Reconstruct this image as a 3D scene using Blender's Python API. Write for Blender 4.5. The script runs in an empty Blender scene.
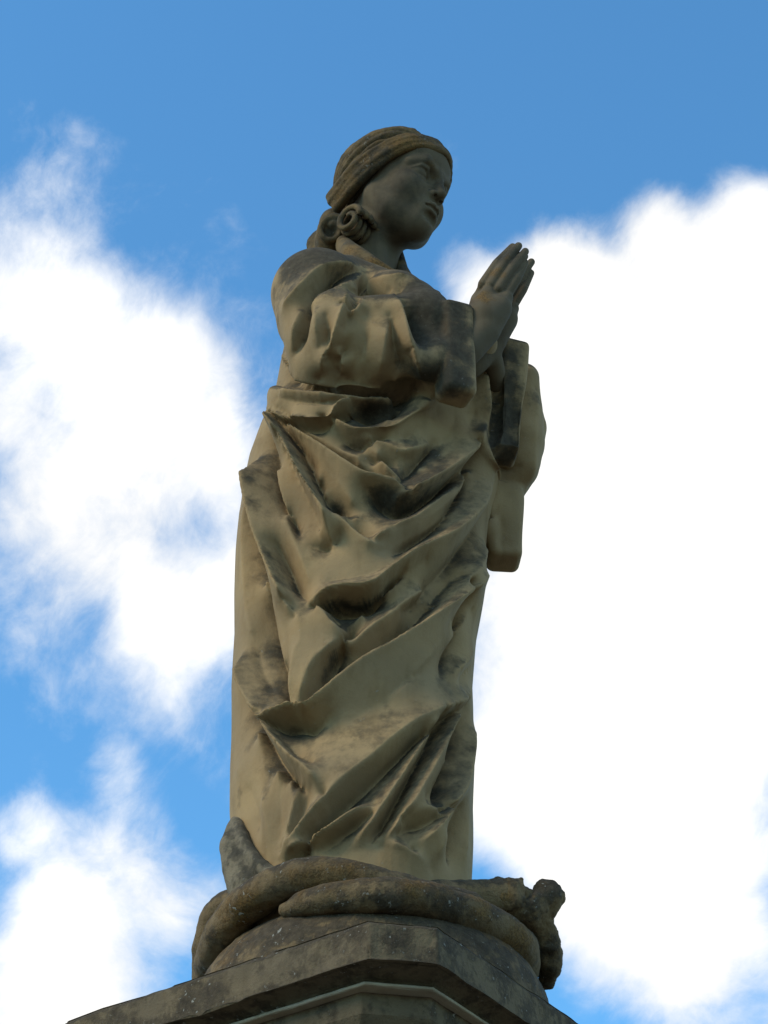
import bpy, math, random
import numpy as np
from mathutils import Vector
from mathutils.bvhtree import BVHTree

S = bpy.context.scene
# ------------------------------------------------------------------ camera
CAM = np.array([0.02, -2.94, -1.48]); FPX = 2200.0; PITCH = math.radians(38.0)
AX = np.array([1.0, 0, 0]); AF = np.array([0, math.cos(PITCH), math.sin(PITCH)]); AU = np.array([0, -math.sin(PITCH), math.cos(PITCH)])
cd = bpy.data.cameras.new('camera'); cam = bpy.data.objects.new('camera', cd); S.collection.objects.link(cam)
cam.location = CAM; cam.rotation_euler = (math.pi/2 + PITCH, 0, 0)
cd.sensor_fit = 'VERTICAL'; cd.sensor_height = 36; cd.sensor_width = 36; cd.lens = FPX/1024*36
cd.clip_start = 0.05; cd.clip_end = 20000
S.camera = cam
# ------------------------------------------------------------------ light and exposure
SUN_EL, SUN_AZ = math.radians(38), math.radians(-118)      # azimuth clockwise from +Y
S.view_settings.view_transform = 'Standard'; S.view_settings.look = 'None'
S.view_settings.exposure = 0.70; S.view_settings.gamma = 1.0; S.view_settings.use_curve_mapping = False
sl = bpy.data.lights.new('sun', 'SUN'); sl.energy = 1.55; sl.angle = math.radians(24); sl.color = (1, .87, .66)
so = bpy.data.objects.new('sun', sl); S.collection.objects.link(so)
sd = Vector((math.sin(SUN_AZ)*math.cos(SUN_EL), math.cos(SUN_AZ)*math.cos(SUN_EL), math.sin(SUN_EL)))
so.rotation_euler = sd.to_track_quat('Z', 'Y').to_euler(); so.location = sd*8

def ray(px, py):
    d = AF*FPX + AX*(px-384) + AU*(512-py)
    return d/np.linalg.norm(d)
def at(px, py, y):
    d = AF*FPX + AX*(px-384) + AU*(512-py)
    return CAM + d*((y-CAM[1])/d[1])

# ------------------------------------------------------------------ sky: Nishita plus procedural clouds
W = bpy.data.worlds.new('World'); S.world = W; W.use_nodes = True
nt = W.node_tree; nt.nodes.clear()
N = lambda t: nt.nodes.new(t)
L = nt.links.new
def mth(op, a, b=None, c=None, clamp=False):
    n = N('ShaderNodeMath'); n.operation = op; n.use_clamp = clamp
    for k, v in enumerate((a, b, c)):
        if v is None: continue
        if isinstance(v, (int, float)): n.inputs[k].default_value = v
        else: L(v, n.inputs[k])
    return n.outputs[0]
sky = N('ShaderNodeTexSky'); sky.sky_type = 'NISHITA'; sky.sun_disc = False
sky.sun_elevation = SUN_EL; sky.sun_rotation = SUN_AZ; sky.air_density = 1.0; sky.dust_density = 0.0; sky.ozone_density = 2.2
tc = N('ShaderNodeTexCoord'); DIR = tc.outputs['Generated']
nz = N('ShaderNodeTexNoise'); nz.inputs['Scale'].default_value = 9; nz.inputs['Detail'].default_value = 3
L(DIR, nz.inputs['Vector'])
wv = N('ShaderNodeVectorMath'); wv.operation = 'MULTIPLY_ADD'
L(nz.outputs['Color'], wv.inputs[0]); wv.inputs[1].default_value = (.06, .06, .06); L(DIR, wv.inputs[2])
WD = wv.outputs[0]
def noise(scale, detail, rough, vec=WD, dist=0.0):
    n = N('ShaderNodeTexNoise'); n.inputs['Scale'].default_value = scale; n.inputs['Detail'].default_value = detail
    n.inputs['Roughness'].default_value = rough; n.inputs['Distortion'].default_value = dist
    L(vec, n.inputs['Vector']); return n.outputs['Fac']
SKY_BLOBS = [  # cloud masses: picture position, angular radius (pixels), weight
 (640,430,250,1.2),(600,680,240,1.2),(760,310,150,1.1),(555,300,95,.9),(760,560,260,1.2),(500,330,80,.7),(460,265,45,.45),(690,820,150,.55),(520,800,110,.8),(660,225,60,.55),(745,205,55,.6),
 (60,400,180,.80),(150,590,80,.2),(40,650,70,.2),(180,420,120,.62),(20,250,110,.48),(200,560,120,.50),(110,510,110,.45),(215,330,90,.34),(200,680,90,.52),(60,150,70,.24),(20,560,100,.36),(120,330,110,.42),(240,480,70,.4),(150,640,80,.28),
 (140,830,70,.50),(15,825,55,.48),(110,770,45,.30),(90,970,130,.75),(20,1000,130,.62),(200,900,80,.50),(230,780,60,.30),(60,900,60,.3),
 (520,20,150,-.45),(290,180,70,-.3),
 (745,985,100,.62),(700,900,100,.40),(600,900,110,.40),(690,1010,70,.30),(235,600,90,.35),(110,610,90,.30),(80,870,100,.38),(600,930,120,.25),(150,740,70,.2),(240,430,80,.3),(640,960,90,.5),(600,870,90,.5),(70,700,60,.22)]
acc = None
for (px, py, r, w) in SKY_BLOBS:
    d = ray(px, py)
    vm = N('ShaderNodeVectorMath'); vm.operation = 'DISTANCE'; L(DIR, vm.inputs[0]); vm.inputs[1].default_value = tuple(d)
    mr = N('ShaderNodeMapRange'); mr.interpolation_type = 'SMOOTHSTEP'
    mr.inputs['From Min'].default_value = r*1.15/FPX*.9; mr.inputs['From Max'].default_value = r*.25/FPX*.9
    mr.inputs['To Min'].default_value = 0; mr.inputs['To Max'].default_value = w
    L(vm.outputs['Value'], mr.inputs['Value'])
    acc = mr.outputs[0] if acc is None else mth('ADD', acc, mr.outputs[0])
# far from the cloud bank in view: broken cloud over the rest of the sky
dz = N('ShaderNodeVectorMath'); dz.operation = 'DISTANCE'; L(DIR, dz.inputs[0]); dz.inputs[1].default_value = tuple(AF)
away = N('ShaderNodeMapRange'); away.inputs['From Min'].default_value = .33; away.inputs['From Max'].default_value = .6
away.inputs['To Min'].default_value = 0; away.inputs['To Max'].default_value = .45; L(dz.outputs['Value'], away.inputs['Value'])
acc = mth('ADD', acc, away.outputs[0])
e1_ = (AX+AU)/math.sqrt(2); e2_ = (AU-AX)/math.sqrt(2)
cx_ = N('ShaderNodeCombineXYZ')
for k, (e, sc_) in enumerate(((e1_, .82), (e2_, 1.), (AF, 1.))):
    q = N('ShaderNodeVectorMath'); q.operation = 'DOT_PRODUCT'; L(WD, q.inputs[0]); q.inputs[1].default_value = tuple(e*sc_); L(q.outputs['Value'], cx_.inputs[k])
SD = cx_.outputs[0]
n1 = noise(14, 13, .62, SD, .25); n2 = noise(60, 10, .65, SD, .15)
fld = mth('ADD', mth('MULTIPLY', mth('SUBTRACT', n1, .5), 1.7), mth('MULTIPLY', mth('SUBTRACT', n2, .5), .55))
fld = mth('ADD', fld, mth('MINIMUM', mth('MULTIPLY', acc, 1.15), 1.75))
am = N('ShaderNodeMapRange'); am.interpolation_type = 'SMOOTHSTEP'
am.inputs['From Min'].default_value = .14; am.inputs['From Max'].default_value = 1.28; L(fld, am.inputs['Value'])
alpha = am.outputs[0]
tint = N('ShaderNodeMix'); tint.data_type = 'RGBA'; tint.blend_type = 'MULTIPLY'; tint.inputs[0].default_value = 1
L(sky.outputs[0], tint.inputs[6]); tint.inputs[7].default_value = (1.31, 2.43, 2.76, 1)
cr = N('ShaderNodeMapRange'); cr.inputs['From Min'].default_value = .35; cr.inputs['From Max'].default_value = .62
cr.inputs['To Min'].default_value = 10.9; cr.inputs['To Max'].default_value = 12.2; L(noise(10, 6, .5), cr.inputs['Value'])
cc = N('ShaderNodeVectorMath'); cc.operation = 'SCALE'; cc.inputs[0].default_value = (1.0, .985, .955); L(cr.outputs[0], cc.inputs['Scale'])
mx = N('ShaderNodeMix'); mx.data_type = 'RGBA'; L(alpha, mx.inputs[0]); L(tint.outputs[2], mx.inputs[6]); L(cc.outputs[0], mx.inputs[7])
bg = N('ShaderNodeBackground'); bg.inputs['Strength'].default_value = 0.0616; L(mx.outputs[2], bg.inputs['Color'])
wo = N('ShaderNodeOutputWorld'); L(bg.outputs[0], wo.inputs['Surface'])

# ------------------------------------------------------------------ materials
def stone(name, base=(.315,.213,.098), dark=(.022,.019,.012), ochre=(.16,.088,.022), up=.35, speck=.25, bump=.25, scale=1.0, bias=0.0, mottle=1.0, fleck=.66, obias=0.0):
    m = bpy.data.materials.new(name); m.use_nodes = True
    t = m.node_tree; t.nodes.clear()
    def n(k): return t.nodes.new(k)
    l = t.links.new
    def M(op, a, b=None, clamp=False):
        q = n('ShaderNodeMath'); q.operation = op; q.use_clamp = clamp
        for k, v in enumerate((a, b)):
            if v is None: continue
            if isinstance(v, (int, float)): q.inputs[k].default_value = v
            else: l(v, q.inputs[k])
        return q.outputs[0]
    def MR(v, a, b, c=0., d=1.):
        q = n('ShaderNodeMapRange'); q.interpolation_type = 'SMOOTHSTEP'
        for k, x in zip(('From Min','From Max','To Min','To Max'), (a,b,c,d)): q.inputs[k].default_value = x
        l(v, q.inputs['Value']); return q.outputs[0]
    tcx = n('ShaderNodeTexCoord'); O = tcx.outputs['Object']
    def NO(s, d, r=.55):
        q = n('ShaderNodeTexNoise'); q.inputs['Scale'].default_value = s*scale; q.inputs['Detail'].default_value = d
        q.inputs['Roughness'].default_value = r; l(O, q.inputs['Vector']); return q.outputs['Fac']
    def MIX(f, a, b):
        q = n('ShaderNodeMix'); q.data_type = 'RGBA'
        if isinstance(f, float): q.inputs[0].default_value = f
        else: l(f, q.inputs[0])
        for k, v in ((6, a), (7, b)):
            if isinstance(v, tuple): q.inputs[k].default_value = (*v, 1)
            else: l(v, q.inputs[k])
        return q.outputs[2]
    mpp = n('ShaderNodeMapping'); mpp.inputs['Scale'].default_value = (1, 1, .22); l(O, mpp.inputs['Vector'])
    stn = n('ShaderNodeTexNoise'); stn.inputs['Scale'].default_value = 30*scale; stn.inputs['Detail'].default_value = 7; l(mpp.outputs[0], stn.inputs['Vector']); streak = stn.outputs['Fac']
    big, mid, fine, grit = NO(6, 6), NO(26, 7, .62), NO(95, 6, .65), NO(320, 4, .6)
    at1 = n('ShaderNodeAttribute'); at1.attribute_name = 'lichen'
    at2 = n('ShaderNodeAttribute'); at2.attribute_name = 'ochre'
    geo = n('ShaderNodeNewGeometry'); sx = n('ShaderNodeSeparateXYZ'); l(geo.outputs['Normal'], sx.inputs[0])
    # stone colour: pale limestone with slow warm / grey variation
    c = MIX(MR(big, .35, .65), base, tuple(x*y for x, y in zip(base, (.80, .82, .88))))
    c = MIX(MR(mid, .45, .75, 0, .35), c, tuple(x*y for x, y in zip(base, (.72, .64, .52))))
    c = MIX(MR(streak, .48, .72, 0, .45), c, tuple(x*y for x, y in zip(base, (.50, .47, .42))))
    # grey-black layer: crust on rain-washed upper faces, plus hand-placed patches and valleys, broken up by noise
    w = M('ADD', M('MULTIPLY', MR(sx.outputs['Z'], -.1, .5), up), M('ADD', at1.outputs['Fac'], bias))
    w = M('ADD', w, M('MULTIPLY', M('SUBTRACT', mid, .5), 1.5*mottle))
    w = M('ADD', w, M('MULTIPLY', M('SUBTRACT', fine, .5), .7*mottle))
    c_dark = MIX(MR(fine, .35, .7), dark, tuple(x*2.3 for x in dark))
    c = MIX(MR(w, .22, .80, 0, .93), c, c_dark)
    # ochre lichen
    o = M('ADD', M('ADD', at2.outputs['Fac'], obias), M('MULTIPLY', M('SUBTRACT', NO(40, 7, .65), .5), 1.3))
    o = M('ADD', o, M('MULTIPLY', M('SUBTRACT', fine, .5), .6))
    c = MIX(MR(o, .30, .85, 0, .85), c, MIX(MR(grit, .35, .65), ochre, tuple(x*.45 for x in ochre)))
    # pits and pale specks
    c = MIX(MR(grit, .62, .72, 0, speck), c, tuple(x*.4 for x in base))
    c = MIX(M('MULTIPLY', MR(NO(150, 3), fleck, fleck+.06), MR(mid, .5, .62, 0, speck*1.4)), c, (.27, .26, .215))
    bs = n('ShaderNodeBsdfPrincipled'); l(c, bs.inputs['Base Color']); bs.inputs['Roughness'].default_value = .88
    bs.inputs['Specular IOR Level'].default_value = .25
    h = M('ADD', M('MULTIPLY', fine, .6), M('MULTIPLY', grit, .35)); h = M('ADD', h, M('MULTIPLY', mid, .8))
    bp = n('ShaderNodeBump'); bp.inputs['Strength'].default_value = bump; bp.inputs['Distance'].default_value = .006
    l(h, bp.inputs['Height']); l(bp.outputs[0], bs.inputs['Normal'])
    ou = n('ShaderNodeOutputMaterial'); l(bs.outputs[0], ou.inputs['Surface'])
    return m
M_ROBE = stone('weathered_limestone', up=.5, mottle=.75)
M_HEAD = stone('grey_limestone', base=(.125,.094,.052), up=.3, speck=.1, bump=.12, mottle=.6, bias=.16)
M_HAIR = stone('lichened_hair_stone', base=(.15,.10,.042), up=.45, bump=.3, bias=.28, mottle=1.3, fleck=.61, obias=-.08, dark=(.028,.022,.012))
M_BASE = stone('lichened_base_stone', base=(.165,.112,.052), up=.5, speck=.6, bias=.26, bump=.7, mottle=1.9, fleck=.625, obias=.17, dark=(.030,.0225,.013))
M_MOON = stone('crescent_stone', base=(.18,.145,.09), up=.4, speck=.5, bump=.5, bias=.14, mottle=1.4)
M_EDGE = stone('pale_edge_stone', base=(.34,.28,.18), up=.2, speck=.3, bump=.2)  # paler colour for the thin fillet than for the other mouldings
M_PLIN = stone('plinth_stone', base=(.145,.108,.058), up=.5, bias=.42, speck=.6, bump=.6, mottle=1.9, fleck=.625, obias=.17, dark=(.030,.0225,.013))

# ------------------------------------------------------------------ sculpting tools
class Vol:
    """a block of signed distance in which stone is added and carved"""
    def __init__(s, lo, hi, h):
        s.lo = np.array(lo, float); s.h = h
        s.n = np.ceil((np.array(hi)-s.lo)/h).astype(int)+1
        s.F = np.full(s.n, .5, np.float32)
        s.ax = [(s.lo[k]+h*np.arange(s.n[k])).astype(np.float32) for k in range(3)]
    def sub(s, lo, hi, m=.03):
        a = np.clip(np.floor((np.array(lo)-m-s.lo)/s.h).astype(int), 0, s.n)
        b = np.clip(np.ceil((np.array(hi)+m-s.lo)/s.h).astype(int)+1, 0, s.n)
        sl = tuple(slice(p, q) for p, q in zip(a, b))
        return sl, s.ax[0][sl[0]][:,None,None], s.ax[1][sl[1]][None,:,None], s.ax[2][sl[2]][None,None,:]
    def put(s, sl, f, k, op='add'):
        A = s.F[sl]
        if op == 'cut': A = -A
        if k > 0:
            t = np.clip(.5+.5*(A-f)/k, 0, 1); r = A*(1-t)+f*t-k*t*(1-t)
        else: r = np.minimum(A, f)
        s.F[sl] = -r if op == 'cut' else r
    def tube(s, pts, rad, k=.02, op='add', squash=None):
        pts = np.array(pts, float); rad = np.broadcast_to(np.array(rad, float), (len(pts),))
        lo = (pts-rad[:,None]).min(0); hi = (pts+rad[:,None]).max(0)
        sl, X, Y, Z = s.sub(lo, hi, .02+k)
        if 0 in s.F[sl].shape: return
        best = None
        for a, b, ra, rb in zip(pts[:-1], pts[1:], rad[:-1], rad[1:]):
            d = b-a; q = max(d@d, 1e-12)
            t = np.clip(((X-a[0])*d[0]+(Y-a[1])*d[1]+(Z-a[2])*d[2])/q, 0, 1)
            f = np.sqrt((X-a[0]-t*d[0])**2+(Y-a[1]-t*d[1])**2+(Z-a[2]-t*d[2])**2)-(ra+(rb-ra)*t)
            best = f if best is None else np.minimum(best, f)
        s.put(sl, best, k, op)
    def ball(s, c, r, k=.02, op='add', rot=None):
        c = np.array(c, float); r = np.broadcast_to(np.array(r, float), (3,)); m = r.max()
        sl, X, Y, Z = s.sub(c-m, c+m, .02+k)
        if 0 in s.F[sl].shape: return
        x, y, z = X-c[0], Y-c[1], Z-c[2]
        if rot is not None:
            x, y, z = (rot[0][0]*x+rot[0][1]*y+rot[0][2]*z, rot[1][0]*x+rot[1][1]*y+rot[1][2]*z, rot[2][0]*x+rot[2][1]*y+rot[2][2]*z)
        k0 = np.sqrt((x/r[0])**2+(y/r[1])**2+(z/r[2])**2); k1 = np.sqrt((x/r[0]**2)**2+(y/r[1]**2)**2+(z/r[2]**2)**2)
        s.put(sl, k0*(k0-1)/np.maximum(k1, 1e-6), k, op)
    def box(s, c, e, rd, k=.01, op='add', yaw=0., lean=0.):
        c = np.array(c, float); m = np.linalg.norm(e)
        sl, X, Y, Z = s.sub(c-m, c+m, .02+k)
        x, y, z = X-c[0], Y-c[1], Z-c[2]; ca, sa = math.cos(yaw), math.sin(yaw)
        x, y = ca*x+sa*y, -sa*x+ca*y; x = x-lean*z
        qx, qy, qz = abs(x)-e[0]+rd+0*y+0*z, abs(y)-e[1]+rd+0*x+0*z, abs(z)-e[2]+rd+0*x+0*y
        f = np.sqrt(np.maximum(qx,0)**2+np.maximum(qy,0)**2+np.maximum(qz,0)**2)+np.minimum(np.maximum(qx,np.maximum(qy,qz)),0)-rd
        s.put(sl, f, k, op)
    def mesh(s):
        F = s.F; h = s.h; n = F.shape; ins = F < 0
        corner = np.zeros([q-1 for q in n], np.int8)
        for i in (0,1):
            for j in (0,1):
                for k in (0,1): corner += ins[i:n[0]-1+i, j:n[1]-1+j, k:n[2]-1+k]
        act = (corner > 0) & (corner < 8)
        I = np.argwhere(act); idx = np.full(act.shape, -1, np.int64); idx[act] = np.arange(len(I))
        P = np.zeros((len(I), 3)); cnt = np.zeros(len(I))
        O = [(i,j,k) for i in (0,1) for j in (0,1) for k in (0,1)]
        for a in O:
            for axn in range(3):
                if a[axn]: continue
                b = list(a); b[axn] = 1
                fa = F[I[:,0]+a[0], I[:,1]+a[1], I[:,2]+a[2]]; fb = F[I[:,0]+b[0], I[:,1]+b[1], I[:,2]+b[2]]
                c = (fa < 0) != (fb < 0)
                t = np.where(c, fa/np.where(c, fa-fb, 1), 0)
                p = np.array(a, float)[None]+t[:,None]*(np.array(b)-np.array(a))[None]
                P[c] += p[c]; cnt[c] += 1
        V = s.lo+h*(I+P/cnt[:,None])
        quads = []
        for axn in range(3):
            u, v = (axn+1) % 3, (axn+2) % 3
            a = ins.take(range(n[axn]-1), axn); b = ins.take(range(1, n[axn]), axn)
            E = np.argwhere(a != b); E = E[(E[:,u] > 0) & (E[:,v] > 0) & (E[:,u] < n[u]-1) & (E[:,v] < n[v]-1)]
            q = []
            for du, dv in ((-1,-1),(0,-1),(0,0),(-1,0)):
                e = E.copy(); e[:,u] += du; e[:,v] += dv; q.append(idx[e[:,0], e[:,1], e[:,2]])
            q = np.stack(q, 1); fl = ~a[E[:,0], E[:,1], E[:,2]]
            q[fl] = q[fl][:, ::-1]; quads.append(q)
        Q = np.concatenate(quads); Q = Q[(Q >= 0).all(1)]
        return V, Q

def edges_of(Q):
    e = np.concatenate([Q[:,[0,1]], Q[:,[1,2]], Q[:,[2,3]], Q[:,[3,0]]]); e.sort(1)
    return np.unique(e, axis=0)
def nbr_mean(x, E, n):
    deg = np.bincount(E[:,0], minlength=n)+np.bincount(E[:,1], minlength=n)
    x2 = x if x.ndim == 2 else x[:,None]
    o = np.stack([np.bincount(E[:,0], x2[E[:,1],k], n)+np.bincount(E[:,1], x2[E[:,0],k], n) for k in range(x2.shape[1])], 1)/np.maximum(deg, 1)[:,None]
    return o if x.ndim == 2 else o[:,0]
def vnormals(V, Q):
    fn = np.cross(V[Q[:,2]]-V[Q[:,0]], V[Q[:,3]]-V[Q[:,1]])
    vn = np.zeros_like(V)
    for c in range(4):
        for k in range(3): vn[:,k] += np.bincount(Q[:,c], fn[:,k], len(V))
    return vn/np.maximum(np.linalg.norm(vn, axis=1), 1e-12)[:,None]
def spl(P, m=8):
    P = np.array(P, float); P = np.vstack([2*P[0]-P[1], P, 2*P[-1]-P[-2]]); out = []
    for i in range(1, len(P)-2):
        for t in np.linspace(0, 1, m, endpoint=False):
            a, b_, c, d = P[i-1], P[i], P[i+1], P[i+2]
            out.append(.5*((2*b_)+(c-a)*t+(2*a-5*b_+4*c-d)*t*t+(3*b_-a-3*c+d)*t**3))
    out.append(P[-2]); return np.array(out)
def relief(V, Q, curves, decay=.085, h=.0045, nsm=8, blur=1):
    """carve folds: each curve is (height in metres, [(px,py)...]); the height spreads between them like stretched cloth"""
    n = len(V); E = edges_of(Q); bvh = BVHTree.FromPolygons(V.tolist(), Q.tolist())
    co = np.zeros(n); ct = np.zeros(n); C0 = Vector(CAM)
    for hh, pts in curves:
        pts = spl(pts, 5)
        hs = np.interp(np.arange(len(pts)), np.linspace(0, len(pts)-1, len(hh)), hh) if isinstance(hh, (tuple, list)) else np.full(len(pts), hh)
        tot = np.linalg.norm(np.diff(pts, axis=0), axis=1).sum(); cl = 0.
        for (a, b, ha, hb) in zip(pts[:-1], pts[1:], hs[:-1], hs[1:]):
            m = max(2, int(np.linalg.norm(b-a)/1.2))
            for t in np.linspace(0, 1, m):
                p = a+(b-a)*t
                loc, nn, fi, ds = bvh.ray_cast(C0, Vector(ray(*p)))
                if loc is None: continue
                q = Q[fi]; L3 = np.array(loc)
                ws = np.clip(1-np.sqrt(((V[q]-L3)**2).sum(1))/(1.25*h), 0, 1)**2
                face = min(1., 2.2*abs(float(np.dot(np.array(nn), ray(*p)))))
                u_ = cl+t*np.linalg.norm(b-a); tp = min(1., .10+u_/22., .10+(tot-u_)/22.)
                co[q] += ws*(ha+(hb-ha)*t)*face*tp; ct[q] += ws
            cl += np.linalg.norm(b-a)
    tgt = np.where(ct > 1e-4, co/np.maximum(ct, 1e-4), 0); w = 12*np.minimum(ct, 2.)
    eps = (h/decay)**2*2
    deg = (np.bincount(E[:,0], minlength=n)+np.bincount(E[:,1], minlength=n)).astype(float); dg = deg+eps+w
    mul = lambda x: dg*x-np.bincount(E[:,0], x[E[:,1]], n)-np.bincount(E[:,1], x[E[:,0]], n)
    x = tgt.copy(); r = w*tgt-mul(x); z = r/dg; p = z.copy(); rz = r@z
    for it in range(400):
        Ap = mul(p); al = rz/(p@Ap); x += al*p; r -= al*Ap
        if np.abs(r).max() < 1e-6: break
        z = r/dg; r2 = r@z; p = z+(r2/rz)*p; rz = r2
    for _ in range(blur): x = .5*x+.5*nbr_mean(x, E, n)
    nrm = vnormals(V, Q)
    for _ in range(nsm): nrm = nbr_mean(nrm, E, n)
    nrm /= np.maximum(np.linalg.norm(nrm, axis=1), 1e-9)[:,None]
    return V+nrm*x[:,None], x
def smooth(V, Q, it=2, f=.5):
    E = edges_of(Q)
    for _ in range(it): V = V*(1-f)+nbr_mean(V, E, len(V))*f
    return V
def rough(V, Q, amp, sc, seed=0.):
    """worn, pitted surface"""
    from mathutils import noise as mn
    N_ = vnormals(V, Q)
    d = np.array([mn.fractal(Vector(p*sc)+Vector((seed,0,0)), 1., 2.1, 4) for p in V])
    return V+N_*(amp*d)[:,None]
def spots(V, Q, lst):
    """soft patches on a surface: (px,py,radius in pixels,strength)"""
    bvh = BVHTree.FromPolygons(V.tolist(), Q.tolist()); o = np.zeros(len(V))
    for px, py, r, st in lst:
        loc, nn, fi, ds = bvh.ray_cast(Vector(CAM), Vector(ray(px, py)))
        if loc is None: continue
        R = r*ds/FPX
        o += st*np.exp(-((V-np.array(loc))**2).sum(1)/(R*R))
    return o
def link(name, V, Q, mat, parent=None, lichen=None, ochre=None, origin=(0,0,0)):
    me = bpy.data.meshes.new(name); o = bpy.data.objects.new(name, me)
    org = np.array(origin, float)
    me.from_pydata((np.asarray(V)-org).tolist(), [], Q.tolist() if isinstance(Q, np.ndarray) else Q)
    for nm, a in (('lichen', lichen), ('ochre', ochre)):
        if a is not None:
            at_ = me.attributes.new(nm, 'FLOAT', 'POINT'); at_.data.foreach_set('value', np.asarray(a, np.float32))
    me.polygons.foreach_set('use_smooth', np.ones(len(me.polygons), bool))
    me.materials.append(mat); me.update(); S.collection.objects.link(o)
    if parent is not None: o.parent = parent
    return o

# ------------------------------------------------------------------ ground
FACE = np.array([math.sin(math.radians(55)), -math.cos(math.radians(55)), 0])   # the way the statue looks
SIDE = np.array([math.cos(math.radians(55)), math.sin(math.radians(55)), 0])    # towards its left hand
UP = np.array([0, 0, 1.0])
ZP = -.18; ZG = -3.08
gm = bpy.data.materials.new('pale_paving'); gm.use_nodes = True
g = gm.node_tree; b = g.nodes['Principled BSDF']; b.inputs['Roughness'].default_value = .9
tx = g.nodes.new('ShaderNodeTexCoord'); br = g.nodes.new('ShaderNodeTexBrick'); br.inputs['Scale'].default_value = 1.2
br.inputs['Color1'].default_value = (.15,.135,.11,1); br.inputs['Color2'].default_value = (.12,.11,.09,1); br.inputs['Mortar'].default_value = (.07,.065,.055,1)
br.inputs['Mortar Size'].default_value = .008
g.links.new(tx.outputs['Object'], br.inputs['Vector']); g.links.new(br.outputs['Color'], b.inputs['Base Color'])
R_ = 3000.
gr = link('ground', [(-R_,-R_,ZG),(R_,-R_,ZG),(R_,R_,ZG),(-R_,R_,ZG)], [(0,1,2,3)], gm); gr['kind'] = 'structure'

# ------------------------------------------------------------------ plinth: chamfered block with mouldings
YAW = math.radians(-35)
def ring(hx, hy, c, z, sub=10):
    """rectangle with cut corners, edges split finely, in the plinth's own frame then turned"""
    P = [(hx,-hy+c),(hx,hy-c),(hx-c,hy),(-hx+c,hy),(-hx,hy-c),(-hx,-hy+c),(-hx+c,-hy),(hx-c,-hy)]
    out = []
    for i in range(8):
        a, b_ = np.array(P[i]), np.array(P[(i+1) % 8]); m = 40 if i % 2 == 0 else 8
        for t in range(m): out.append(a+(b_-a)*t/m)
    out = np.array(out)
    r1 = FACE[:2]; r2 = SIDE[:2]
    w = out[:,:1]*r1+out[:,1:]*r2
    return np.c_[w, np.full(len(w), z)]
def stack(profile, hx, hy, c, caps=True, chip=0.0, seed=0):
    rs = []; rng = np.random.default_rng(seed)
    for (off, z) in profile: rs.append(ring(hx+off, hy+off, c, z))
    m = len(rs[0]); V = np.concatenate(rs)
    if chip:
        nz_ = rng.normal(0, chip, len(V)); nz_ = np.convolve(nz_, [.25,.5,.25], 'same')
        cxy = V[:,:2]/np.linalg.norm(V[:,:2], axis=1)[:,None]
        V[:,:2] += cxy*np.minimum(nz_, chip*.6)[:,None]; V[:,2] += rng.normal(0, chip*.35, len(V))
    Q = [(k*m+i, k*m+(i+1) % m, (k+1)*m+(i+1) % m, (k+1)*m+i) for k in range(len(rs)-1) for i in range(m)]
    if caps: Q += [tuple(range(m)), tuple(range(len(V)-1, len(V)-m-1, -1))]
    return V, [tuple(reversed(q)) for q in Q]
plinth = bpy.data.objects.new('plinth', None); S.collection.objects.link(plinth); plinth.location = (0, 0, ZG)
plinth['label'] = 'tall stone plinth with chamfered corners and mouldings, blotched with lichen, under the praying statue'; plinth['category'] = 'plinth'
HX, HY, CC = .318, .363, .062
def prt(name, prof, **kw):
    V, Q = stack(prof, HX, HY, CC, **kw)
    o = link(name, V, Q, M_PLIN, plinth, origin=(0, 0, ZG)); 
    md = o.modifiers.new('bevel', 'BEVEL'); md.width = .0025; md.segments = 2; md.limit_method = 'ANGLE'; md.angle_limit = math.radians(35)
    for p in o.data.polygons: p.use_smooth = False
    return o
arc = [(-.004-.03*math.sin(t*math.pi/2), ZP-.056-.010*(1-math.cos(t*math.pi/2))) for t in np.linspace(0, 1, 7)]
prt('cap_slab', [(-.006, ZP+.0), (0, ZP-.005), (0, ZP-.030), (0, ZP-.055)], chip=.0014, seed=3)
prt('cavetto_moulding', [(-.004, ZP-.0555)]+arc[1:]+[(-.034, ZP-.067)], seed=4)
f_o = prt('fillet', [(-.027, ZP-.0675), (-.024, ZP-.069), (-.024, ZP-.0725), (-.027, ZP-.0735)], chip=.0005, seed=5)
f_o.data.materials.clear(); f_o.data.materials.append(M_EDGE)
prt('shaft', [(-.040, ZP-.074), (-.042, ZP-.10), (-.056, ZP-.122), (-.07, ZP-.14), (-.07, ZG+.45)], chip=.0006, seed=6)
prt('base_block', [(-.02, ZG+.4495), (.03, ZG+.40), (.03, ZG)], chip=.002, seed=7)

# ------------------------------------------------------------------ statue
statue = bpy.data.objects.new('statue', None); S.collection.objects.link(statue); statue.location = (0, 0, ZP)
statue['label'] = 'weathered stone statue of a robed woman praying with joined hands, standing on a coiled serpent'; statue['category'] = 'statue'
OR = (0, 0, ZP)

# ---- draped figure
rows = [(905,238,470,.160,-.02),(880,236,471,.165,-.02),(850,231,472,.170,-.015),(815,229,472,.172,-.01),(770,229,474,.170,0),(740,230,473,.170,0),(690,231,472,.168,0),
        (640,235,475,.168,0),(600,235,481,.166,0),(560,236,485,.166,0),(520,238,488,.165,0),(490,242,489,.163,0),(465,248,489,.160,0),
        (440,258,487,.155,0),(410,271,484,.148,0),(385,277,478,.142,0),(350,285,468,.135,0),(320,300,450,.115,0),(305,318,440,.085,0),(293,340,425,.05,0)]
zz, cx, aa, bb, cy = [], [], [], [], []
for py, xl, xr, b_, y_ in rows:
    l_, r_ = at(xl, py, y_), at(xr, py, y_)
    zz.append(l_[2]); cx.append((l_[0]+r_[0])/2); aa.append((r_[0]-l_[0])/2); bb.append(b_); cy.append(y_)
HV = .0028
vol = Vol((-.34,-.34,-.1), (.36,.3,1.45), HV)
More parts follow.
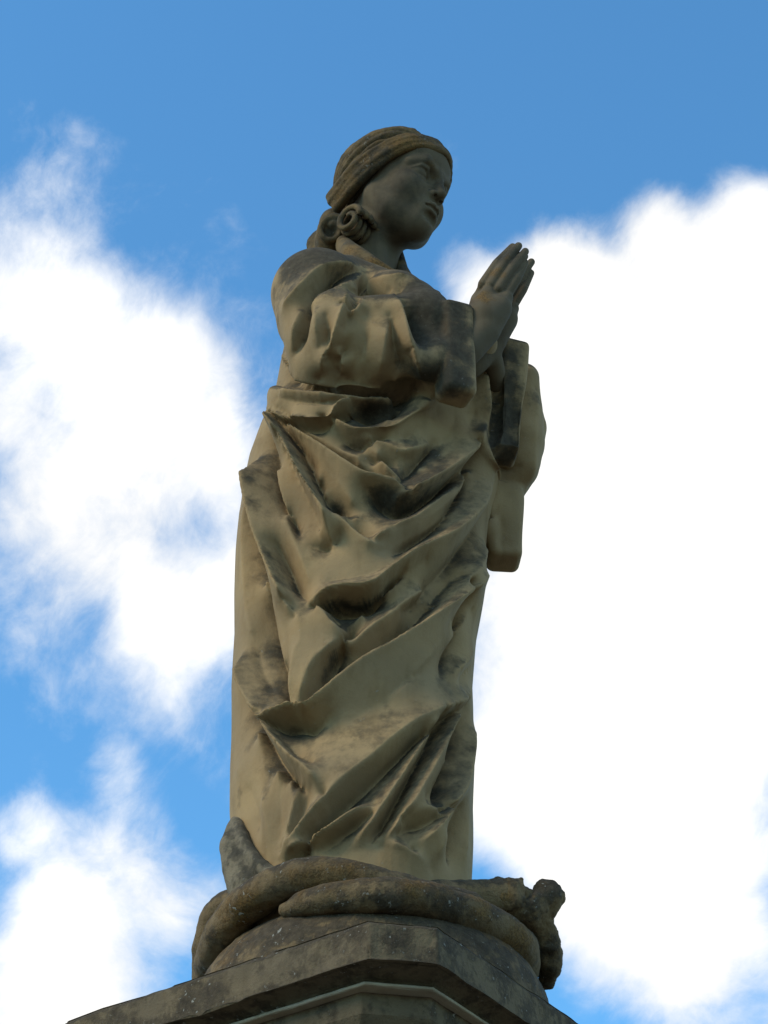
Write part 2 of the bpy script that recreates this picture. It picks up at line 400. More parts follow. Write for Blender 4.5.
def body():
    sl = (slice(None),)*3; X = vol.ax[0][:,None,None]; Y = vol.ax[1][None,:,None]; Z = vol.ax[2]
    ip = lambda a: np.interp(Z, zz, a).astype(np.float32)[None,None,:]
    a, b_, c, y0 = ip(aa), ip(bb), ip(cx), ip(cy)
    th = np.arctan2(Y-y0, X-c)
    back = np.clip(np.sin(th)*1.2, 0, 1)
    zf = np.clip((.95-Z)/.5, 0, 1)[None,None,:]
    fold = back*zf*.012*(np.cos(th*17+1.2*np.sin(Z*4)[None,None,:])+.5*np.cos(th*29+Z[None,None,:]*3))
    q = ((np.abs(X-c)/a)**2.2+(np.abs(Y-y0)/b_)**2.2)**(1/2.2)
    f = (q-1)*np.minimum(a, b_)*.95-fold
    f = np.maximum(f, Z[None,None,:]-1.325); f = np.maximum(f, -.08-Z[None,None,:])
    vol.F[:] = f
body()
T = lambda pts, r, k=.02, op='add': vol.tube([at(*p) for p in pts], r, k, op)
# near shoulder, upper arm and wide sleeve
T([(380,296,-.03),(345,286,-.09),(318,294,-.13)], [.04,.055,.070], .04)
T([(316,296,-.135),(318,322,-.155),(328,345,-.175)], [.074,.070,.068], .03)
T([(330,345,-.175),(375,335,-.18),(425,325,-.18)], [.066,.062,.056], .03)
T([(334,352,-.18),(380,356,-.185),(428,362,-.185)], [.056,.062,.056], .03)
T([(372,290,-.10),(400,300,-.14),(424,312,-.17)], [.04,.045,.04], .025)
# turned-back cuff of the near sleeve: two thick upright rolls
vol.box(at(424,345,-.163), (.025,.030,.112), .010, .006, yaw=math.radians(22))
vol.box(at(455,352,-.198), (.0285,.026,.102), .011, .004, yaw=math.radians(24))
# inside of the cuff and forearm
T([(440,345,-.15),(480,345,-.14)], [.045,.03], .01)
T([(470,352,-.05),(484,400,-.06),(478,450,-.06)], [.03,.03,.03], .02)
# far sleeve
T([(425,340,.10),(470,375,.12),(505,420,.10)], [.05,.06,.065], .04)
T([(505,400,.04),(512,445,.03),(508,468,.03)], [.045,.050,.042], .02)
vol.box(at(508,402,-.065), (.0275,.032,.128), .011, .006, yaw=math.radians(20), lean=.075)
T([(524,378,.0),(522,420,.02),(516,470,.03)], [.026,.030,.03], .012)
T([(516,396,.08),(524,428,.085),(519,462,.075),(508,482,.06)], [.036,.040,.036,.030], .012)
T([(512,440,.05),(510,480,.05),(503,505,.05)], [.034,.030,.022], .015)
# end of the mantle hanging under the far sleeve
c_ = at(503,518,.05); vol.box(c_, (.0275,.030,.098), .012, .008, yaw=math.radians(8))
# mantle swag round the waist
def surf(px, py, inset=0.):
    d = ray(px, py); t = 2.2
    P = CAM+d[None]*np.arange(2.0, 4.6, .004)[:,None]
    i = np.round((P-vol.lo)/vol.h).astype(int); ok = ((i >= 0) & (i < vol.n)).all(1)
    v = np.full(len(P), 1.); v[ok] = vol.F[i[ok,0], i[ok,1], i[ok,2]]
    j = np.argmax(v < 0)
    return P[j]+d*inset if v[j] < 0 else None
def seam(pts, r, k, inset=.004):
    P = [surf(x, y, inset) for x, y in pts]; P = [p for p in P if p is not None]
    if len(P) > 1: vol.tube(P, r if np.isscalar(r) else np.interp(np.linspace(0,1,len(P)), np.linspace(0,1,len(r)), r), k)
seam([(280,394),(292,402),(308,408),(324,409),(345,404),(365,404),(390,406),(410,402)], [.022,.026,.026,.022,.018,.012], .018)
seam([(345,412),(362,424),(385,424),(405,410),(425,400)], [.012,.016,.016,.012,.008], .015)
V, Q = vol.mesh(); V = smooth(V, Q, 2)
H, D = .024, -.027
CURVES = [
 # left side: gathered under the swag, falling in three long folds
 (H*2.0, [(268,405),(276,423),(282,435),(292,457),(307,490),(322,515),(330,538),(333,545)]), (-.02, [(340,534),(332,544),(322,545),(306,543)]),
 (D*1.0, [(276,420),(296,441),(304,455),(312,470),(326,498),(336,516)]), (D*1.1, [(266,418),(269,450),(275,480),(286,512),(300,538)]),
 (H*1.8, [(256,462),(257.5,484),(262,517),(270,551),(280,578),(288,600),(296,620)]),
 (D*2.2, [(248,464),(250,480),(251,505),(256,530),(264,556),(270,580)]), 
 (D*1.0, [(276,545),(284,565),(296,590),(308,600)]),
 (H*1.05, [(271,410),(285,422),(299,434),(324,452),(345,468),(364,480),(376,482),(392,487),(410,494)]),
 (D*1.0, [(303,442),(309,456),(318,476)]), (D*1.4, [(322,488),(330,500),(341,507),(356,516)]),
 (H*.75, [(322,508),(336,519),(345,526),(357,537),(369,547),(382,536),(396,524)]), (D*.8, [(345,514),(362,534),(376,533)]),
 (D*1.1, [(276,413),(289,424),(310,437),(330,450),(353,462),(372,472),(392,478)]),
 (H*1.1, [(262,404),(271,409),(285,419),(303,422),(320,421),(330,418),(340,407),(352,400),(362,397)]), (-.014, [(270,412),(285,424),(305,428),(325,427),(338,418)]),
 (H*.6, [(270,388),(280,391),(303,396),(345,399),(366,400),(392,396)]), (D*1.3, [(334,425),(348,415),(362,411),(380,413),(394,414),(414,400)]), (D*.9, [(350,419),(366,422),(388,418)]),
 (H*1.0, [(322,416),(332,421),(344,430),(360,436),(386,430),(412,411),(428,398),(436,390)]), (D*.8, [(336,430),(350,440),(368,444),(384,440)]),
 (H*.55, [(350,436),(362,440),(386,448),(402,455),(420,449),(428,444)]), (D*.8, [(360,452),(380,460),(400,468)]), (H*.5, [(368,446),(375,453),(383,466),(392,475),(402,480)]), (D*.7, [(358,460),(372,468),(388,476)]), (D*.7,[(400,462),(408,458),(418,452)]),
 # sweep up to the far arm
 (H*1.15, [(488,424),(482,434),(469,453),(446,474),(417,492),(396,498)]), (D*1.5, [(364,486),(376,492),(390,502),(404,507),(425,498),(448,484),(466,464)]), (D*.9, [(440,436),(430,448),(415,464),(398,484)]),
 (H*1.25, [(487,440),(485,462),(483,484),(472,510),(448,536),(412,557),(388,577),(376,588),(364,593),(350,593.5),(337,595),(318,601),(308,604)]),
 (D*.9, [(390,556),(412,542),(434,528),(452,510),(464,490),(470,462),(474,445)]), (H*.5,[(376,532),(410,521),(430,506),(456,484)]),
 (H*1.0, [(489,450),(491,480),(494,520),(489,542),(474,564),(450,592),(436,604)]), (D*1.0, [(488,495),(480,528),(464,553),(440,577),(416,600),(400,612)]),
 (D*2.0, [(312,607),(324,606),(337,601),(352,599.5),(366,599),(378,594),(390,584),(404,570)]), (D*1.1, [(330,612),(340,622),(346,630)]), (H*.8, [(308,598),(316,606),(328,622),(343,638),(350,644)]),
 (D*1.5, [(362,612),(352,628),(341,645),(334,657),(326,676),(316,698),(310,708)]), (H*.7, [(348,636),(340,643),(328,653),(313,668),(304,692),(299,712)]),
 (H*.5,[(350,645),(372,628),(395,612),(425,590)]), (D*1.0, [(338,676),(352,664),(374,652),(395,640),(420,620),(440,600),(462,575)]),
 # the big diagonal fold
 (H*1.5, [(258,716),(268,720),(280,719.5),(292,714),(300,713.5),(307.5,716),(320,704),(343,683),(366,665),(385,654),(410,635),(436,614),(458,596),(474,578),(484,560)]),
 (D*1.1, [(266,725),(280,727),(292,723),(302,722),(314,724),(330,716)]), (D*.5, [(278,736),(294,752),(312,764)]),
 (D*1.4, [(303,710),(312,703),(326,689),(342,674),(356,664),(372,655)]), (D*1.4, [(263,580),(265,600),(267,622),(271,647),(280,668),(285,690),(290,712)]), (H*.6, [(290,605),(300,622),(303,642),(296,658),(291,690),(292,708)]),
 (D*.6, [(248,632),(252,650),(258,672),(270,690),(280,700)]),
 (H*1.2, [(243,655),(249,686),(260,711),(272,733),(289,757),(302,769),(314,783),(326,799)]), (D*1.1, [(238,670),(243,698),(254,721),(267,744),(283,767),(296,782),(306,792)]),
 (D*.7, [(464,585),(460,605),(457,628),(449,650),(440,678)]), (H*.6, [(446,682),(455,671),(467,656),(479,636)]), (D*.5,[(458,684),(464,674),(474,664)]), (H*.5,[(385,705),(405,685),(425,660),(450,620)]),
 # hem of the mantle and folds of the robe under it
 (H*1.0, [(476,688),(466,696),(452,707),(435,714),(416,725),(393,743),(370,764),(345,784),(327,802),(310,822),(296,840),(280,862)]),
 (D*1.0, [(464,706),(448,718),(432,730),(411,746),(389,765),(366,785),(349,800),(333,816),(317,835),(301,852),(291,863)]),
 (H*.9, [(440,712),(424,738),(410,762),(396,786),(380,812),(366,832),(352,848)]), (D*1.0, [(450,712),(437,736),(422,760),(406,788),(390,814),(372,842)]),
 (H*1.0, [(462,700),(448,726),(436,752),(423,780),(409,806),(394,828),(380,848)]), (D*1.2, [(466,712),(455,740),(446,768),(438,790),(436,806)]),
 (H*1.1, [(474,715),(466,750),(458,782),(444,812),(430,832),(410,852)]), (H*.7, [(398,824),(408,816),(422,812),(446,808)]), (D*.6,[(396,836),(410,828),(424,826),(436,820)]), (D*.6,[(430,806),(440,811),(450,808)]),
 (H*.8, [(446,824),(440,838),(434,852),(430,868)]), (H*.5,[(470,780),(464,820),(462,868)]), (D*.7,[(458,806),(453,835),(450,868)]),
 (H*1.0, [(374,806),(362,811.5),(348,820),(330,831),(310,843),(281,862)]), (D*.5, [(372,816),(352,828),(330,842),(312,855)]),
 (H*.8,[(376,838),(385,845),(396,849),(411,859),(430,872)]), 
 (D*.5,[(236,770),(244,790),(252,812),(258,840)]), (D*.4,[(256,730),(258,760),(264,800)]), (H*.5,[(302,782),(292,820),(282,850)]),
 # near sleeve
 (H*.8, [(368,272),(350,268),(334,269),(320,274),(306,289),(292,306),(280,322)]), (D*1.2, [(356,272),(345,274),(324,285),(308,305),(298,330),(293,356)]),
 (H*.8, [(366,272),(354,280),(338,291),(322,303),(313,309)]), (H*.5, [(318,304),(316,318),(318,336),(320,348)]), (D*.5,[(326,316),(330,338),(326,360)]),
 (H*1.05, [(354,276),(349,287),(345,307),(335,332),(326,356),(320,376)]), (D*.4, [(372,282),(364,290),(358,301),(351,312),(344,330)]), (D*.5, [(352,330),(344,350),(334,370)]),
 (H*.7, [(420,284),(408,280),(394,281.5),(382,283),(374,285),(368,295),(363,304),(356,313),(350,314),(342,309)]),
 (H*1.2, [(392,292),(397,306),(402,324),(409,342),(417,362),(424,380)]), (D*1.4, [(400,292),(406,308),(413,326),(420,346)]),
 (H*.7, [(389,318),(387,332),(385,352),(381,368),(376,380)]), (D*.8, [(392,322),(395,345),(398,365),(394,384)]), (D*.3, [(328,356),(333,364),(341,374),(352,380)]), (H*.6, [(338,346),(341,356),(343,367),(339,379)]), (D*.4,[(366,322),(364,340),(360,362)]),
 (D*1.6, [(282,356),(287,368),(297,381),(322,390),(354,393),(385,395),(410,391),(424,382)]), (H*.8, [(279,344),(283,356),(290,366),(302,375),(329,380),(350,388),(380,388)]),
 # secondary, shallow creases between the main folds
 (-.005, [(279,408),(292,420),(312,433),(335,446),(358,457)]), (.005, [(281,421),(300,440),(318,460),(338,482),(352,500)]), (-.006, [(284,440),(296,470),(312,505),(322,530)]), (.005, [(276,470),(284,505),(296,545),(310,580)]),
 (.006, [(470,470),(455,495),(430,515),(400,530),(372,545)]), (-.005, [(474,478),(458,505),(432,526),(402,541),(380,552)]), (.005, [(400,560),(376,574),(352,580),(330,582)]), (-.005, [(425,560),(402,578),(380,592)]),
 (.004, [(470,610),(446,645),(412,678),(380,704),(350,722)]),
 (.005, [(262,800),(268,825),(272,850)]), (-.005, [(276,770),(280,800),(280,840)]), (.005, [(290,775),(293,800),(287,835)]), (-.004, [(310,792),(304,812),(294,838)]), (.005, [(420,770),(404,800),(388,828)]), (-.005, [(450,756),(436,784),(424,800)]),
 (.005, [(300,405),(318,407),(336,401),(356,402)]), (-.005, [(278,398),(300,401),(322,403),(345,402)]), (.006, [(436,412),(420,428),(404,440)]), (-.006, [(455,420),(440,445),(420,468)]), (.006, [(474,415),(458,438),(440,460)]),
 (.005, [(300,310),(294,330),(292,348)]), (-.005, [(366,315),(362,345),(352,372)]), (.006, [(372,318),(370,345),(364,374)]), (-.005, [(410,352),(414,368),(416,380)]), (.006, [(330,290),(318,296),(308,306)]),
 (.006, [(244,500),(243,540),(246,590),(250,630)]), (-.006, [(272,600),(276,630),(284,660)]), (.005, [(478,700),(472,740),(470,780)]),
 # cuffs
 (D*.9, [(486,372),(492,392),(493,412),(491,445)]), (H*.7, [(474,356),(482,372),(488,390),(488,430)]),
 (D*.8,[(519,380),(517,400),(515,432),(511,466)]), (D*.5,[(488,460),(498,466),(505,470),(518,466)]), (H*.7, [(534,388),(532,410),(530,440),(527,488)]), (H*.6, [(530,484),(522,491),(512,497),(502,505),(495,518),(491,528)]), (D*.3, [(501,522),(502,540),(503,560)]),
]
V, dd = relief(V, Q, CURVES, h=HV)
V = smooth(V, Q, 1, .15)
LICH_DARK = [(424,300,22,.7),(424,335,22,.7),(426,375,22,.7),(452,308,22,.6),(456,345,22,.6),(455,384,22,.7),(468,330,16,.4),(468,365,16,.4),(510,352,16,.6),(508,380,18,.7),(504,412,20,.7),(500,440,20,.7),(505,462,16,.5),  # lichen patches, and dark spots set in the fold pockets
        (360,412,18,.4),(380,413,20,.5),(398,410,14,.35),(380,494,18,.45),(400,500,22,.5),(424,492,18,.4),(444,478,18,.35),(395,468,18,.35),(430,455,16,.25),(328,607,10,.5),(345,608,13,.6),(345,624,9,.4),(364,604,12,.5),(380,594,10,.4),
        (334,655,12,.5),(326,676,11,.4),(316,697,10,.3),(345,664,12,.25),(285,275,26,.4),(305,255,22,.4),(340,254,26,.35),(277,310,18,.35),(410,288,20,.45),(392,298,16,.3),(338,508,11,.45),(248,478,9,.5),(250,500,10,.3),(293,732,13,.4),(302,452,8,.5),
        (270,650,14,.3),(268,610,12,.25),(420,440,16,.25),(270,870,16,.3),(238,800,14,.3),(358,440,18,.25),(532,400,14,.3),(400,365,10,.3),(436,806,10,.25),(300,845,12,.2)]
OCHR = [(380,265,22,.6),(400,275,16,.5),(350,262,14,.3),(420,350,22,.25),(455,350,18,.3),(330,835,22,.25),(440,830,18,.22),(300,852,22,.35),(395,640,14,.2),(425,430,12,.2),(365,640,12,.15)]
link('robe', V, Q, M_ROBE, statue, spots(V, Q, LICH_DARK)+np.clip(-dd*9, 0, .25)+.17*np.clip((V[:,2]-.80)/.45, 0, 1), spots(V, Q, OCHR), OR)  # lichen value also raised in carved valleys and towards the top

# ---- head and neck, built in its own frame (right, forward, up)
hc = at(396,191,-.02)
hf = np.array([math.sin(math.radians(58)), -math.cos(math.radians(58)), 0]); hl = np.array([-hf[1], hf[0], 0])
TILT = math.radians(-16); hf2 = hf*math.cos(TILT)+UP*math.sin(TILT); hu2 = np.cross(hl*-1, hf2)*1
hu2 = np.cross(hl, hf2)*-1 if np.cross(hl, hf2)[2] < 0 else np.cross(hl, hf2)
def hw(V): return hc+V[:,:1]*(-hl)+V[:,1:2]*hf2+V[:,2:3]*hu2      # x = towards the statue's right
hv = Vol((-.11,-.16,-.43), (.11,.15,.16), .0017)
hv.ball((0,-.015,.03), (.073,.092,.086), 0)
hv.ball((0,.032,-.035), (.060,.056,.085), .03)
for s in (1,-1):
    hv.tube([(s*.054,.0,-.05),(s*.045,.037,-.080),(s*.012,.068,-.093)], [.0145,.015,.016], .03)
    hv.ball((s*.036,.058,-.036), (.024,.022,.026), .022)
hv.ball((0,.073,-.091), (.020,.018,.017), .022)
hv.ball((0,.058,.045), (.050,.030,.045), .03)
hv.tube([(0,.083,.015),(0,.098,-.018),(0,.1045,-.032)], [.0085,.0085,.0095], .012)
for s in (1,-1):
    hv.ball((s*.0105,.094,-.036), (.0075,.010,.0075), .006)
    hv.tube([(s*.052,.058,.012),(s*.032,.079,.021),(s*.010,.084,.012)], [.0065,.0095,.0085], .010)
    hv.ball((s*.031,.092,-.003), (.021,.020,.0145), .009, 'cut')
    hv.ball((s*.0312,.0655,-.0035), (.0168,.0165,.0150), .003)
    hv.tube([(s*.0495,.065,-.003),(s*.040,.0775,.0075),(s*.029,.0822,.0085),(s*.0145,.077,-.004)], [.003,.0044,.0044,.003], .0015)
    hv.tube([(s*.0485,.065,-.007),(s*.037,.0765,-.0148),(s*.027,.0795,-.015),(s*.0155,.076,-.008)], [.0026,.0036,.0036,.0026], .0015)
    hv.tube([(s*.009,.099,-.040),(s*.008,.099,-.039)], .0032, .003, 'cut')
hv.ball((0,.083,-.066), (.026,.015,.022), .015)
hv.tube([(-.0195,.0875,-.0645),(-.012,.0965,-.0605),(-.004,.100,-.0585),(0,.0995,-.0595),(.004,.100,-.0585),(.012,.0965,-.0605),(.0195,.0875,-.0645)], [.0025,.0048,.0057,.005,.0057,.0048,.0025], .003)
hv.tube([(-.0165,.088,-.069),(-.008,.0955,-.0725),(.008,.0955,-.0725),(.0165,.088,-.069)], [.003,.0062,.0062,.003], .003)
hv.tube([(-.0195,.091,-.0655),(-.011,.1005,-.0655),(0,.103,-.0665),(.011,.1005,-.0655),(.0195,.091,-.0655)], [.002,.0028,.0028,.0028,.002], .0015, 'cut')
hv.tube([(-.012,.0985,-.0835),(.012,.0985,-.0835)], .0075, .007, 'cut')
hv.tube([(0,.108,-.046),(0,.106,-.056)], .003, .005, 'cut')
hv.tube([(0,-.022,-.05),(0,-.022,-.12),(0,-.03,-.26),(0,-.045,-.34)], [.048,.046,.058,.066], .02)
hv.tube([(.03,.0,-.10),(.012,.03,-.20)], [.012,.012], .02); hv.tube([(-.03,.0,-.10),(-.012,.03,-.20)], [.012,.012], .02)
V, Q = hv.mesh(); V = hw(smooth(V, Q, 1)*1.075)
HEADL = [(400,180,26,.3),(428,160,18,.35),(380,210,22,.3),(440,185,12,.3),(395,230,18,.2),(410,210,16,.2),(375,240,16,.15)]
link('head', V, Q, M_HEAD, statue, spots(V, Q, HEADL), spots(V, Q, [(430,158,16,.5),(440,180,9,.4),(425,242,12,.25),(398,180,14,.2)]), OR)

# ---- hair: waved cap swept back to a knot, then rolled locks on the neck
rv = Vol((-.13,-.18,-.22), (.13,.12,.17), .0021)
def cap():
    sl = (slice(None),)*3; X = rv.ax[0][:,None,None]; Y = rv.ax[1][None,:,None]; Z = rv.ax[2][None,None,:]
    r = (.0835,.104,.092); x, y, z = X, Y+.018, Z-.030
    k0 = np.sqrt((x/r[0])**2+(y/r[1])**2+(z/r[2])**2); k1 = np.sqrt((x/r[0]**2)**2+(y/r[1]**2)**2+(z/r[2]**2)**2)
    f = k0*(k0-1)/np.maximum(k1, 1e-6)
    # strands run from the brow down and back: grooves across that direction
    al = y*.80+z*.60; pe = -y*.60+z*.80                      # along the sweep of the hair, and across it
    ph_ = np.arctan2(x, pe+.01)
    g = np.abs(np.sin(ph_*7.3+.9*np.sin(ph_*2.3+1)+.5*np.sin(al*20)+.3*np.sin(al*47+1)))
    g2 = np.abs(np.sin(ph_*21+.8*np.sin(al*26)))
    fd = np.clip(np.sqrt(x*x+pe*pe)/.05, 0, 1)
    f = f-fd*(.0105*g**.55+.0048*g2**.7)+.0085
    # hairline: keep behind a slanted front surface that rises over the brow
    front = y-(.060+.35*np.clip(z-.03, 0, 1)-.6*np.clip(.02-z, 0, .05)-5.0*x*x)
    low = -(z+.085+.25*(y+.06))
    t = lambda a, b, k: np.maximum(a, b)+np.maximum(k-np.abs(a-b), 0)**2/(4*k)
    f = t(f, front, .018); f = t(f, low, .02)
    rv.F[:] = f
cap()
BAND = np.array([(-.060,-.075,-.060),(-.080,-.02,-.022),(-.0755,.024,.018),(-.058,.058,.048),(-.022,.080,.064),(0,.083,.070),(.022,.080,.064),(.058,.058,.048),(.0755,.024,.018),(.080,-.02,-.022),(.060,-.075,-.060)])
for off, rr_ in ((-.0090,.0060),(.0005,.0070),(.0100,.0064),(.0185,.0056)):
    P = BAND+np.array([0, -.55, .75])*off; P[:,0] *= 1+.25*off/.02*.4
    w_ = 1+.45*np.abs(np.linspace(-1, 1, len(P)))
    rv.tube(spl(P, 4), np.interp(np.linspace(0,1,(len(P)-1)*4+1), np.linspace(0,1,len(P)), rr_*w_*(1+.16*np.sin(np.arange(len(P))*1.7+off*900))), .0016)
rv.ball((0,-.100,-.07), (.05,.034,.038), .02)
def lock(cpt, R, r, ax1, ax2, turns=1.35, depth=0.02):
    """one rolled lock: a spiral of strand wound flat, drawn out along its axis"""
    ax3 = np.cross(ax1, ax2); 
    for w in np.linspace(0, 1, 5):
        P = []; rr = []; s_ = 1-.25*abs(w-.5)
        for t in np.linspace(0, 1, 36):
            a = 2*math.pi*1.25*t+.4; q = R*s_*(1-.62*t)
            P.append(np.array(cpt)+ax1*q*math.cos(a)+ax2*q*math.sin(a)*1.2+ax3*depth*(w-.5)*1.8); rr.append(r*.72*(1-.2*t))
        rv.tube(P, rr, .001)
e1, e2, e3 = np.array([1.,0,0]), np.array([0,1.,0]), np.array([0,0,1.])
lock((.060,-.006,-.130), .027, .0085, e2, e3, 1.5, .03)
lock((.052,-.066,-.135), .030, .0085, (e2*.8-e1*.6), e3, 1.4, .03)
lock((.0,-.113,-.132), .032, .0085, (e1*.9+e2*.4), e3, 1.4, .03)
lock((-.045,-.08,-.128), .034, .0085, (e2*.8+e1*.6), e3, 1.4, .03)
rv.tube([(.06,-.06,-.11),(.05,-.07,-.16),(.03,-.08,-.19)], [.02,.02,.012], .01)
rv.tube([(.02,-.115,-.11),(.015,-.11,-.16),(.01,-.1,-.2)], [.026,.024,.012], .01)
V, Q = rv.mesh(); V = hw(rough(smooth(V, Q, 1, .3), Q, .0007, 80)*1.075)
link('hair', V, Q, M_HAIR, statue, spots(V, Q, [(380,150,24,.45),(345,200,14,.3),(370,190,20,.5),(335,225,18,.2)])+.12,
     spots(V, Q, [(360,145,30,.55),(400,135,24,.5),(345,185,22,.55),(340,212,18,.5),(430,145,16,.55),(325,225,10,.3),(375,165,22,.5),(410,150,18,.5)]), OR)

# ---- rolled neckline
kv = Vol((-.16,-.2,1.2), (.2,.2,1.52), .003)
KP = [(343,243,-.03),(350,250,-.07),(360,257,-.09),(374,266,-.10),(388,275,-.095),(402,280,-.08),(408,278,-.03),(402,270,.02),(395,250,.07),(365,240,.07),(345,238,.02),(343,243,-.03)]
kv.tube([at(*p) for p in KP], [.014,.016,.017,.015,.014,.012,.010,.012,.014,.016,.015,.014], .01)
KP2 = [at(p[0]-2, p[1]+5, p[2]*1.06) for p in KP]
kv.tube(KP2, [.010,.012,.012,.011,.010,.010,.008,.01,.01,.012,.011,.010], .004)
V, Q = kv.mesh(); V = smooth(V, Q, 1)
link('collar', V, Q, M_HAIR, statue, spots(V, Q, [(380,272,14,.2)]), spots(V, Q, [(350,250,16,.8),(372,264,18,.9),(395,276,18,.9)]), OR)

# ---- joined hands
def hand(name, y0, shift, near):
    v = Vol((.05,-.34,.98), (.36,.02,1.36), .0019)
    s = lambda px, py, dy=0.: at(px+shift[0], py+shift[1], y0+dy)
    v.tube([s(462,356), s(477,334), s(486,314)], [.0235,.0225,.021], 0)                      # wrist and heel of the hand
    v.tube([s(472,350), s(490,333), s(501,312)], [.017,.0165,.015], .02)
    v.tube([s(480,316), s(486,301), s(489,291)], [.023,.019,.012], .015)
    v.tube([s(490,318), s(501,306), s(506,298)], [.019,.018,.0125], .015)
    knuck = [(484,284),(491.5,285),(499,289),(506,296)]
    mids = [(497.5,264),(505,263),(512.5,268),(516.5,279)]
    tips = [(512.5,247),(518.5,246),(525.3,251.5),(525,262.5)]
    rads = [(.0104,.0098,.0068),(.0106,.0099,.0070),(.0103,.0096,.0068),(.0094,.0088,.0063)]
    for i, (k, m, t, r) in enumerate(zip(knuck, mids, tips, rads)):
        dy = -.006*math.sin(i/3*math.pi)
        v.tube([s(*k, dy), s(*m, dy-.003), s(*t, dy+.002)], r, .0018)
    if not near: v.tube([at(497,385,-.07), at(493,362,-.11), s(480,338)], [.018,.018,.018], .01)
    v.tube([s(474,318,.012), s(478,300,.018), s(489,281,.018)], [.015,.013,.009], .012)     # thumb, crossed on the inner side
    V, Q = v.mesh(); V = smooth(V, Q, 1)
    return link(name, V, Q, M_HEAD, statue, spots(V, Q, [(505,258,14,.35),(517,250,9,.4),(490,290,10,.2)])+(0 if near else .05),
                spots(V, Q, [(482,295,16,.75),(498,272,14,.6),(508,258,8,.4)]), OR)
hand('hand', -.185, (0,0), True)
hand('hand', -.132, (6,10.5), False)

# ---- globe, crescent and serpent under the feet
bv = Vol((-.32,-.34,ZP-.02), (.34,.3,.12), .0045)
sl, X, Y, Z = bv.sub((-.32,-.34,ZP), (.34,.3,.12))
f_ = (((X/.262)**2+(Y/.262)**2)**1.5+(np.maximum(Z-(ZP+.01),0)/.175)**3)**(1/3)
f_ = (f_-1)*.18
f_ = np.maximum(f_, (ZP-.012)-Z+0*X+0*Y); bv.F[sl] = np.minimum(bv.F[sl], f_)
bv.F[sl] = np.maximum(bv.F[sl], (ZP-.012)-Z+0*X+0*Y)
V, Q = bv.mesh(); V = rough(smooth(V, Q, 2), Q, .0022, 34)
rng = np.random.default_rng(2)
link('globe', V, Q, M_BASE, statue, spots(V, Q, [(300,920,40,.2),(480,930,40,.35),(430,910,30,.3)]), spots(V, Q, [(230,950,40,.4),(500,940,30,.4)]), OR)

cv = Vol((-.36,-.3,-.16), (-.05,.2,.30), .004)
cv.tube([at(*p) for p in [(237,832,-.08),(238,848,-.085),(245,868,-.09),(256,890,-.10),(262,910,-.10)]], [.018,.027,.034,.040,.044], .01)
cv.tube([at(*p) for p in [(236,820,-.09),(243,840,-.115),(256,860,-.135),(273,877,-.16),(294,891,-.185)]], [.007,.009,.011,.012,.012], .008)
V, Q = cv.mesh(); V = rough(smooth(V, Q, 2), Q, .0022, 34)
link('crescent', V, Q, M_MOON, statue, spots(V, Q, [(235,850,24,.35),(250,880,24,.35)]), spots(V, Q, [(270,870,18,.3)]), OR)

sv = Vol((-.36,-.4,ZP-.02), (.40,.3,.2), .004)
def snake(pts, r, k=.006): sv.tube([at(*p) for p in pts], np.interp(np.linspace(0,1,len(pts)), np.linspace(0,1,len(r)), r), k)
snake(spl([(214,990,.03),(212,966,.0),(218,945,-.07),(236,916,-.13),(264,893,-.18),(300,878,-.205),(345,877,-.215),(390,888,-.205),(435,899,-.175),(470,906,-.14)]), [.024,.026,.027,.028,.028,.027,.026,.024,.023,.022])
snake(spl([(285,910,-.20),(310,903,-.225),(345,898,-.24),(390,896,-.245),(430,902,-.225),(468,915,-.185),(500,931,-.13),(519,948,-.08),(522,965,-.03),(516,980,.03)]), [.010,.020,.024,.026,.026,.027,.028,.028,.027,.024])
snake(spl([(212,985,.12),(212,950,.09),(216,918,.06),(232,902,.02),(254,896,-.02)]), [.03,.03,.024,.02,.02])
snake(spl([(430,893,-.15),(455,896,-.12),(480,897,-.10),(505,899,-.085)]), [.018,.022,.026,.030])
sv.tube([(.222*math.cos(a), .222*math.sin(a), -.045+.02*math.sin(3*a)) for a in np.linspace(math.radians(165), math.radians(12), 24)], .027, .006)
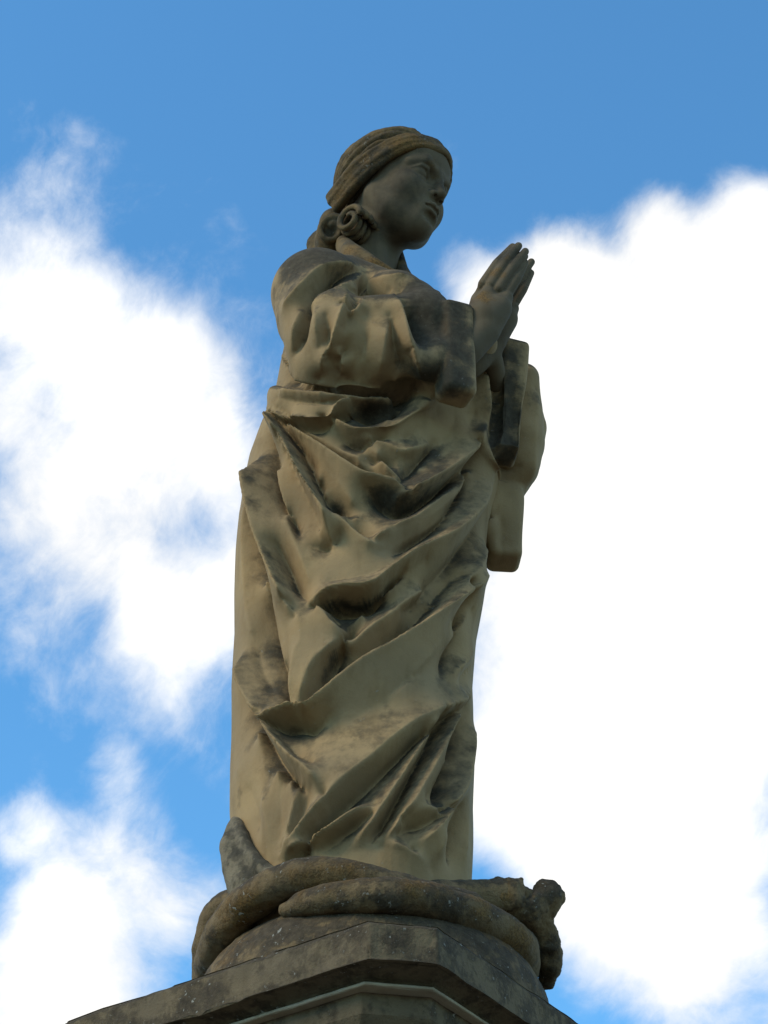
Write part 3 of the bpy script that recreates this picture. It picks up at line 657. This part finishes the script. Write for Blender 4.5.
V, Q = sv.mesh(); V = rough(smooth(V, Q, 1), Q, .0022, 34)
serp = link('serpent', V, Q, M_BASE, statue, spots(V, Q, [(390,905,30,.4),(450,905,30,.5),(300,895,24,.2),(215,945,20,.2)]), spots(V, Q, [(230,920,30,.5),(300,880,26,.4),(350,875,34,.45),(420,885,30,.5),(520,940,26,.7),(480,900,26,.6),(250,900,20,.4)]), OR)
# head: skull with ear fold, open snout turned up at the tip, dropped jaw
qv = Vol((.10,-.25,-.14), (.40,.12,.2), .003)
K = lambda pts, r, k=.008, op='add': qv.tube([at(*p) for p in pts], r, k, op)
K([(488,900,-.09),(508,900,-.085),(524,906,-.08)], [.026,.031,.026], 0)
K([(488,889,-.08),(498,885,-.08),(506,888,-.085)], [.012,.012,.010], .01)
K([(505,897,-.105),(514,888,-.105),(521,880,-.10)], [.012,.010,.005], .004)
K([(517,901,-.108),(519,890,-.105),(522,881,-.10)], [.008,.007,.004], .003)
K([(511,897,-.125),(515,890,-.122)], [.0075,.0055], .002, 'cut')
K([(524,910,-.08),(537,904,-.075),(546,897,-.07)], [.020,.0175,.020], .008)
K([(541,888,-.07),(550,888,-.068),(556,897,-.066),(553,907,-.066)], [.011,.0135,.014,.011], .005)
K([(527,896,-.10),(531,891,-.095)], [.006,.006], .005, 'cut')
K([(556,915,-.085),(541,914,-.098),(529,909,-.104)], [.004,.0055,.003], .003, 'cut')
K([(540,893,-.095),(543,892,-.095)], [.004,.004], .002, 'cut')
K([(528,914,-.07),(542,925,-.05),(550,945,-.03),(551,962,-.01),(546,982,.02)], [.018,.017,.017,.018,.012], .014)
for i in range(7): 
    p = (547+1.6*i-.12*i*i*1.2, 917+8.5*i, -.055+.008*i); K([p, (p[0]+3.5, p[1]+2, p[2])], [.0065,.0035], .004)
V, Q = qv.mesh(); V = rough(smooth(V, Q, 1), Q, .0032, 60)
link('serpent_head', V, Q, M_BASE, serp, spots(V, Q, [(548,895,16,.5),(548,950,20,.5),(520,900,14,.3)]), spots(V, Q, [(500,895,18,.7),(550,905,10,.3)]), OR)
